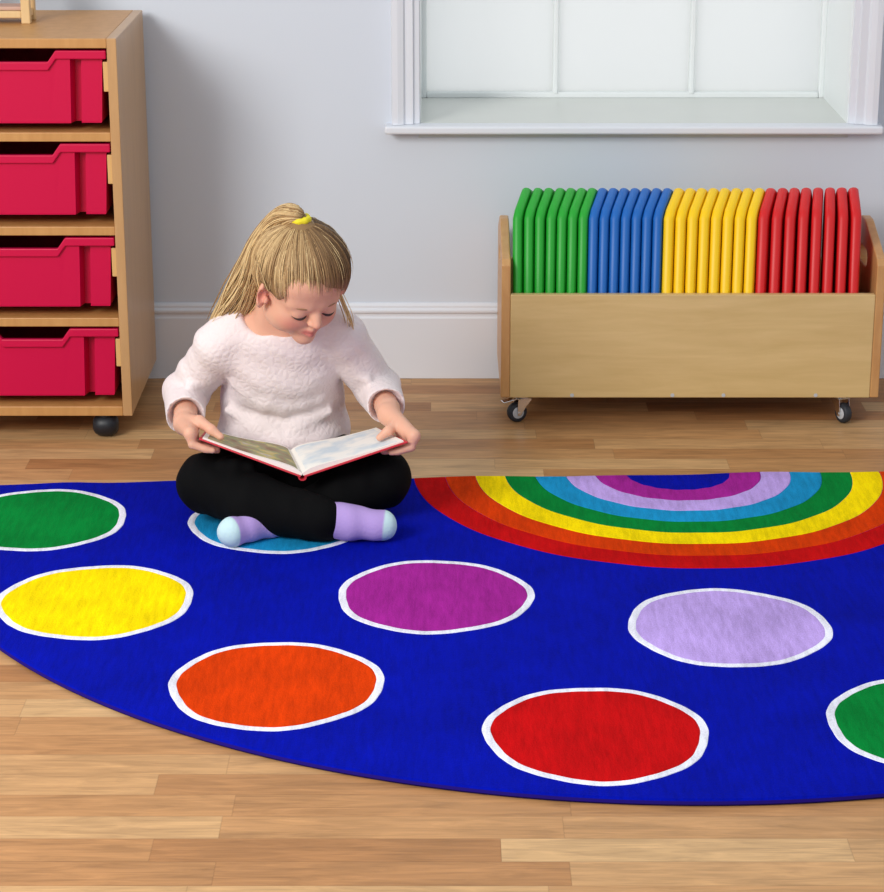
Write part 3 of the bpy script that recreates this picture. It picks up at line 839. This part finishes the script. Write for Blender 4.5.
# --- socks, lilac with pale mint toes
LIL, MINT = V3(*srgb(178, 152, 212)[:3]), V3(*srgb(196, 224, 228)[:3])
sockm = fabric('sock_knit', (1, 1, 1, 1), .9, 260, .4, .002, use_tint=True, spec=.15)
for sg in (-1, 1):
    a_, t_ = AN[sg], TO[sg]; d = (t_ - a_) / np.linalg.norm(t_ - a_)
    K = Field(np.minimum(a_, t_) - .06, np.maximum(a_, t_) + .06, .0024)
    heel = a_ + d * .002 + V3(0, .006, -.004)
    K.chain([a_ - d * .01, a_ + d * .055, t_], [.0325, .0305, .0262] if sg < 0 else [.028, .0265, .0245], .012)
    K.cap(heel, a_ + d * .03, .031, .028, .012)
    K.ell(t_ + V3(0, 0, .001), (.0265, .0255, .0255) if sg < 0 else (.0245, .024, .0245), None, .01)
    K.ripple(lambda X, Y, Z: .0008 * np.sin(150 * X + 60 * Y))
    K.half(V3(0, 0, .0132), (0, 0, -1))
    Lt = np.linalg.norm(t_ - a_)
    def sock_tint(P, a_=a_, d=d, Lt=Lt):
        q = (P - a_) @ d; w_ = np.clip((q - (Lt + (.004 if d[0] > 0 else -.002))) / .003, 0, 1)[:, None]
        return LIL + (MINT - LIL) * w_
    K.build('sock', sockm, girl, 2, sock_tint)

# --- hair
hairm, nt, b = new_mat('blond_hair')
at = N(nt, 'ShaderNodeAttribute', attribute_name='tint'); nt.links.new(at.outputs['Color'], b.inputs['Base Color'])
b.inputs['Roughness'].default_value = .48; b.inputs['Specular IOR Level'].default_value = .25
EC, ER = (.004, -.008, .025), V3(.0850, .0935, .0810)
TIE = hd(.0, -.040, .108)
HN = V3(0, .757, -.656)
Hf = Field(np.array(HC) - .16, np.array(HC) + .16, .0026)
Hf.ell(hd(*EC), ER, AX, 0)
Hf.half(hd(0, .070, .031), HF * HN[1] + HU * HN[2], .006)
Hf.half(hd(0, 0, -.062), -HU + HF * .2, .01)
for sg in (-1, 1):                                   # leave the ears free
    Hf.ell(hd(.080 * sg, .032, -.024), (.030, .042, .037), AX, .006, 'cut')
Hf.cap(hd(0, -.03, .085), TIE, .016, .011, .03)
DARK, MID, LITE = V3(*srgb(92, 68, 47)[:3]), V3(*srgb(160, 126, 86)[:3]), V3(*srgb(236, 208, 156)[:3])
capo = Hf.build('hair', hairm, girl, 2, lambda P: np.repeat(MID[None] * .8, len(P), 0))
class Strands:
    def __init__(s): s.m = MB(); s.c = []
    def add(s, pts, r, col, root=None):
        n0 = len(s.m.v); k = len(pts)
        rr = [r * (.25 + .75 * min(1, i / 3, (k - .4 - i) / 3)) for i in range(k)]
        s.m.tube(pts, rr, 4, 0, False); 
        for i in range(k):
            c = col if root is None else root + (col - root) * min(1, (i + .6) / 2.6)
            s.c += [c] * 4
    def build(s, name, parent):
        o = s.m.build(name, hairm, parent, smooth=True, fix=False)
        at_ = o.data.attributes.new('tint', 'FLOAT_COLOR', 'POINT'); c = np.ones((len(s.c), 4), np.float32); c[:, :3] = np.array(s.c)
        at_.data.foreach_set('color', c.ravel()); return o
def hcol(t=None):
    t = rng.random() if t is None else t
    c = DARK + (MID - DARK) * min(1, t * 2) if t < .5 else MID + (LITE - MID) * (t - .5) * 2
    return c
sc = Strands(); TL = loc(TIE[None])[0]
tdir = (TL - V3(*EC)) / ER; tdir /= np.linalg.norm(tdir)
made = 0
while made < 3000:
    dv = rng.normal(size=3); dv /= np.linalg.norm(dv)
    p = V3(*EC) + dv * ER
    side = HN @ p
    lim = .757 * .080 - .656 * .0275
    front = p[1] > .03
    if side > lim - abs(rng.normal()) * .011 + .003 or p[2] < -.055: continue
    if abs(p[0]) > .045 and ((p[1] - .032) / .041) ** 2 + ((p[2] + .024) / .036) ** 2 < 1: continue
    if dv @ tdir > .93: continue
    edge = (lim - side) < .016 or p[2] < -.035
    if not edge and rng.random() > .55: continue
    om = math.acos(max(-1, min(1, dv @ tdir)))
    jit = rng.normal(size=3) * .05; lift = rng.uniform(1.002, 1.034)
    pts = []
    for i in range(13):
        t = i / 12
        q = (dv * math.sin((1 - t) * om) + tdir * math.sin(t * om)) / math.sin(om) + jit * math.sin(math.pi * t) * .5
        q /= np.linalg.norm(q)
        x = V3(*EC) + q * ER * (1 + (lift - 1) * min(1, .35 + t * 2.2))
        if t > .8: x = x + (TL - x) * ((t - .8) / .2) ** 1.5
        pts.append(hd(*x))
    # side light painted into the tone: darker towards child's left; hairline strands lighter
    tt = .34 - 4.6 * max(-.09, min(.06, p[0])) + rng.normal() * .13 + (.14 if edge else 0)
    sc.add(pts, rng.uniform(.0006, .0012), hcol(max(0, min(1, tt))), SKIN * .8 if edge and p[1] > 0 else None); made += 1
sc.build('hair_strands', capo)
# ponytail: core and strands along a falling curve
PONY = [TIE + HU * .004, V3(-.260, -.948, .578), V3(-.283, -.918, .560), V3(-.312, -.885, .510), V3(-.336, -.862, .450), V3(-.366, -.84, .398), V3(-.402, -.822, .352), V3(-.436, -.806, .318)]
PR = [.0105, .016, .022, .030, .034, .032, .022, .006]
def spline(P, n):
    P = [np.array(p, float) for p in P]; P = [2 * P[0] - P[1]] + P + [2 * P[-1] - P[-2]]; out = []
    for i in range(n):
        t = i / (n - 1) * (len(P) - 3); k = min(int(t), len(P) - 4); t -= k
        a_, b_, c_, d_ = P[k:k + 4]
        out.append(.5 * (2 * b_ + (c_ - a_) * t + (2 * a_ - 5 * b_ + 4 * c_ - d_) * t * t + (3 * b_ - a_ - 3 * c_ + d_) * t ** 3))
    return out
core = spline(PONY, 40); cr = np.interp(np.linspace(0, 1, 40), np.linspace(0, 1, len(PR)), PR)
PF = Field((-.50, -1.02, .28), (-.18, -.74, .64), .003)
PF.chain(core, cr * .8, .004)
pony = PF.build('ponytail', hairm, girl, 2, lambda P: np.repeat(MID[None] * .85, len(P), 0))
sp_ = Strands()
for j in range(900):
    ph = rng.uniform(0, 2 * math.pi); rad = rng.uniform(.72, 1.08); tw = rng.normal() * .5; stop = int(rng.uniform(30, 40)); st_ = int(rng.uniform(0, 8)) if rng.random() < .3 else 0
    stray = 1.0 + (rng.random() < .06) * rng.uniform(.1, .5)
    pts = []
    for i in range(st_, stop, 2):
        tg = core[min(i + 1, 39)] - core[max(i - 1, 0)]; tg /= np.linalg.norm(tg)
        n1 = np.cross(tg, V3(0, 0, 1)); n1 /= np.linalg.norm(n1) + 1e-9; n2 = np.cross(tg, n1)
        a_ = ph + tw * i / 40 + .15 * math.sin(i * .35 + ph * 3)
        pts.append(core[i] + (n1 * math.cos(a_) + n2 * math.sin(a_)) * cr[i] * rad * (1 + (stray - 1) * i / 40))
    if len(pts) > 4: sp_.add(pts, rng.uniform(.0006, .0013), hcol(float(np.clip(.76 + rng.normal() * .22, 0, 1))), DARK * .5 if st_ == 0 else None)
sp_.build('hair_strands', pony)
# loose wisps behind the far cheek and round the ear
wi = Strands()
W1 = [hd(.045, -.06, .01), hd(.078, -.05, -.02), V3(-.170, -.885, .385), V3(-.163, -.872, .350), V3(-.155, -.87, .322)]
for j in range(16):
    o_ = rng.normal(size=3) * .004; n_ = int(rng.uniform(15, 24))
    cv = spline([p + o_ * (.3 + .25 * i) + rng.normal(size=3) * .002 for i, p in enumerate(W1)], 24)[:n_]
    wi.add(cv, rng.uniform(.0006, .0010), hcol(float(np.clip(.8 + rng.normal() * .2, 0, 1))))
# flyaways round the crown
for j in range(60):
    dv = rng.normal(size=3); dv[2] = abs(dv[2]) * .7; dv[1] -= .4; dv /= np.linalg.norm(dv)
    P_ = []
    ax2 = np.cross(dv, tdir); ax2 /= np.linalg.norm(ax2) + 1e-9
    for i in range(7):
        t = i / 6; q = dv + (tdir - dv) * t * .8; q /= np.linalg.norm(q)
        P_.append(hd(*(V3(*EC) + q * ER * (1.02 + .055 * (1 - t) * math.sin(2.5 * (1 - t)) * rng.uniform(.8, 1.1)))))
    wi.add(spline(P_, 12), .0005, hcol(float(np.clip(.7 + rng.normal() * .2, 0, 1))))
for sg, n_ in ((-1, 7), (1, 10)):
    for j in range(n_):
        a0 = hd(sg * .070, .03 + rng.normal() * .008, .02 + rng.normal() * .010)
        P_ = [a0, hd(sg * .079, .028 + rng.normal() * .005, .024 + rng.normal() * .004), hd(sg * .082, .0 + rng.normal() * .005, .032 + rng.normal() * .006), hd(sg * .080, -.03, .05)]
        wi.add(spline(P_, 10), .0008, hcol(float(np.clip(.55 + rng.normal() * .2, 0, 1))))
wi.build('loose_hair', girl)
# yellow hair band
ring = []
tz = (TIE - hd(0, -.03, .08)); tz /= np.linalg.norm(tz); n1 = np.cross(tz, HS); n1 /= np.linalg.norm(n1); n2 = np.cross(tz, n1)
for k in range(25):
    a_ = 2 * math.pi * k / 24; ring.append(TIE + tz * .001 + (n1 * math.cos(a_) + n2 * math.sin(a_)) * .0135)
MB().tube(ring, [.0068 + .0008 * math.sin(k * 2.1) for k in range(25)], 10).build('hair_band', plain('yellow_band', srgb(238, 222, 42), .7, bmp=.4, bscale=300), girl, smooth=True)

# ------------------------------------------------------------------ open picture book
book = empty('open_book', tuple(B_NS)); PI_ = Matrix.Translation(-Vector(B_NS))
tag(book, 'open hardback picture book with red covers held on the child\'s lap', 'book')
def bchild(o): o.parent = book; o.matrix_parent_inverse = PI_; return o
red = plain('book_cloth', srgb(206, 44, 58), .5, bmp=.2, bscale=500, bdist=.0005)
paper_edge = plain('paper_edge', srgb(236, 226, 218), .8, var=.05, scale=400)
def sheet(side, u0, u1, v0, v1, d0, d1, nu=24, nv=20):
    """solid following the board between heights d0 and d1 (functions of u, v)"""
    m_ = MB(); top, bot = [], []
    for j in range(nv + 1):
        for i in range(nu + 1):
            u = u0 + (u1 - u0) * i / nu; v = v0 + (v1 - v0) * j / nv
            top.append(bookpt(side, u, v, d1(u, v))); bot.append(bookpt(side, u, v, d0(u, v)))
    n = (nu + 1) * (nv + 1); g_ = lambda i, j: j * (nu + 1) + i
    ft = [(g_(i, j), g_(i + 1, j), g_(i + 1, j + 1), g_(i, j + 1)) for j in range(nv) for i in range(nu)]
    m_.add(top + bot, ft, 0); o0 = len(m_.v) - 2 * n
    m_.f += [tuple(x + n for x in f[::-1]) for f in ft]; m_.m += [1] * len(ft)
    rim = [(g_(i, 0), g_(i + 1, 0)) for i in range(nu)] + [(g_(nu, j), g_(nu, j + 1)) for j in range(nv)] + [(g_(i + 1, nv), g_(i, nv)) for i in range(nu)[::-1]] + [(g_(0, j + 1), g_(0, j)) for j in range(nv)[::-1]]
    for a_, b_ in rim: m_.f.append((a_, a_ + n, b_ + n, b_)); m_.m.append(1)
    uv = [((i / nu), (j / nv)) for j in range(nv + 1) for i in range(nu + 1)] * 2
    return m_, uv
def page_mat(kind):
    m_, nt, b = new_mat('printed_page_' + kind); L_ = nt.links.new
    b.inputs['Roughness'].default_value = .6; b.inputs['Specular IOR Level'].default_value = .3
    t = N(nt, 'ShaderNodeUVMap'); s_ = N(nt, 'ShaderNodeSeparateXYZ'); L_(t.outputs[0], s_.inputs[0])
    n1 = N(nt, 'ShaderNodeTexNoise', Scale=4.0 if kind == 'picture' else 3.0, Detail=3.0); L_(t.outputs[0], n1.inputs['Vector'])
    r = N(nt, 'ShaderNodeValToRGB'); e = r.color_ramp.elements
    if kind == 'picture':
        e[0].position = .3; e[0].color = srgb(128, 100, 72); e[1].position = .74; e[1].color = srgb(226, 218, 200)
        for p, c in ((.42, (160, 138, 110)), (.5, (150, 158, 120)), (.57, (206, 186, 112)), (.64, (180, 176, 160))):
            x = e.new(p); x.color = srgb(*c)
    else:
        e[0].position = .38; e[0].color = srgb(200, 212, 220); e[1].position = .56; e[1].color = srgb(238, 236, 230)
    L_(n1.outputs['Fac'], r.inputs[0])
    mk = N(nt, 'ShaderNodeMath', operation='COMPARE'); mk.inputs[1].default_value = .5; mk.inputs[2].default_value = .455
    L_(s_.outputs[0], mk.inputs[0])
    mk2 = N(nt, 'ShaderNodeMath', operation='COMPARE'); mk2.inputs[1].default_value = .5; mk2.inputs[2].default_value = .455
    L_(s_.outputs[1], mk2.inputs[0])
    ml = N(nt, 'ShaderNodeMath', operation='MULTIPLY'); L_(mk.outputs[0], ml.inputs[0]); L_(mk2.outputs[0], ml.inputs[1])
    mx = N(nt, 'ShaderNodeMix', data_type='RGBA'); mx.inputs[6].default_value = srgb(240, 236, 228)
    L_(ml.outputs[0], mx.inputs[0]); L_(r.outputs[0], mx.inputs[7]); L_(mx.outputs[2], b.inputs['Base Color'])
    return m_
def add_uv(o, uv):
    ly = o.data.uv_layers.new(name='UVMap')
    for lp in o.data.loops: ly.data[lp.index].uv = uv[lp.vertex_index]
for side, kind in ((-1, 'picture'), (1, 'text')):
    m_, uv = sheet(side, .02, 1.0, -.005, 1.005, lambda u, v: 0, lambda u, v: .0026)
    bchild(m_.build('cover', [red, red], None))
    arch = lambda u: .0062 * math.exp(-((u - .16) / .30) ** 2) * min(1, (u / .10)) ** .6
    m_, uv = sheet(side, .012, .972, .015, .985, lambda u, v: .0028, lambda u, v: .0058 + arch(u))
    o = m_.build('pages', [page_mat(kind), paper_edge], None, smooth='angle', angle=40); add_uv(o, uv); bchild(o)
a_, b_ = B_NS, B_FS; ax_ = (b_ - a_) / np.linalg.norm(b_ - a_); dn = np.cross(ax_, V3(1, 0, 0)); dn /= np.linalg.norm(dn)
if dn[2] > 0: dn = -dn
sx = np.cross(ax_, dn)
prof = []
for k in range(13):
    t = math.pi * k / 12; prof.append(sx * math.cos(t) * .0075 + dn * math.sin(t) * .0062)
for k in range(12, -1, -1):
    t = math.pi * k / 12; prof.append(sx * math.cos(t) * .0052 + dn * math.sin(t) * .0040)
vs = [a_ - ax_ * .001 + p + V3(0, 0, .001) for p in prof] + [b_ + ax_ * .001 + p + V3(0, 0, .001) for p in prof]
n = len(prof)
bchild(MB().add(vs, [(i, (i + 1) % n, n + (i + 1) % n, n + i) for i in range(n)] + [(i, i + 1, n - 2 - i, n - 1 - i) for i in range(12)] + [(n + i, n + i + 1, 2 * n - 2 - i, 2 * n - 1 - i) for i in range(12)]).build('spine', red, None))

# ------------------------------------------------------------------ camera, light, colour
cam_d = bpy.data.cameras.new('camera'); cam = bpy.data.objects.new('camera', cam_d); COL.objects.link(cam)
cam_d.sensor_fit = 'HORIZONTAL'; cam_d.sensor_width = 36; cam_d.lens = 2302 / 884 * 36
cam.location = (0, -4.9, 1.45); cam.rotation_euler = (R(90 - 18.2), 0, 0)
S.camera = cam

wd = bpy.data.worlds.new('world'); S.world = wd; wd.use_nodes = True
bg = wd.node_tree.nodes['Background']; bg.inputs[0].default_value = (.90, .95, 1.0, 1)
wt = wd.node_tree; tc = N(wt, 'ShaderNodeTexCoord'); sx_ = N(wt, 'ShaderNodeSeparateXYZ'); wt.links.new(tc.outputs['Generated'], sx_.inputs[0])
wr = N(wt, 'ShaderNodeMapRange'); wr.inputs[1].default_value = 0; wr.inputs[2].default_value = .25; wr.inputs[3].default_value = .68; wr.inputs[4].default_value = 1.0   # brighter sky on the window side
wt.links.new(sx_.outputs[1], wr.inputs[0]); wt.links.new(wr.outputs[0], bg.inputs[1])
def area(name, loc, tgt, size, power, col):
    l = bpy.data.lights.new(name, 'AREA'); l.shape = 'RECTANGLE'; l.size, l.size_y = size; l.energy = power; l.color = col
    o = bpy.data.objects.new(name, l); COL.objects.link(o); o.location = loc
    o.rotation_euler = (Vector(tgt) - Vector(loc)).to_track_quat('-Z', 'Y').to_euler()
    return o
area('side_window_light', (-2.15, -3.45, 2.1), (.2, -1.2, .2), (1.3, 1.3), 106, (1.0, .975, .94))

S.view_settings.view_transform = 'Standard'; S.view_settings.look = 'None'
S.view_settings.exposure = 0; S.view_settings.gamma = 1; S.view_settings.use_curve_mapping = False
S.cycles.use_denoising = True
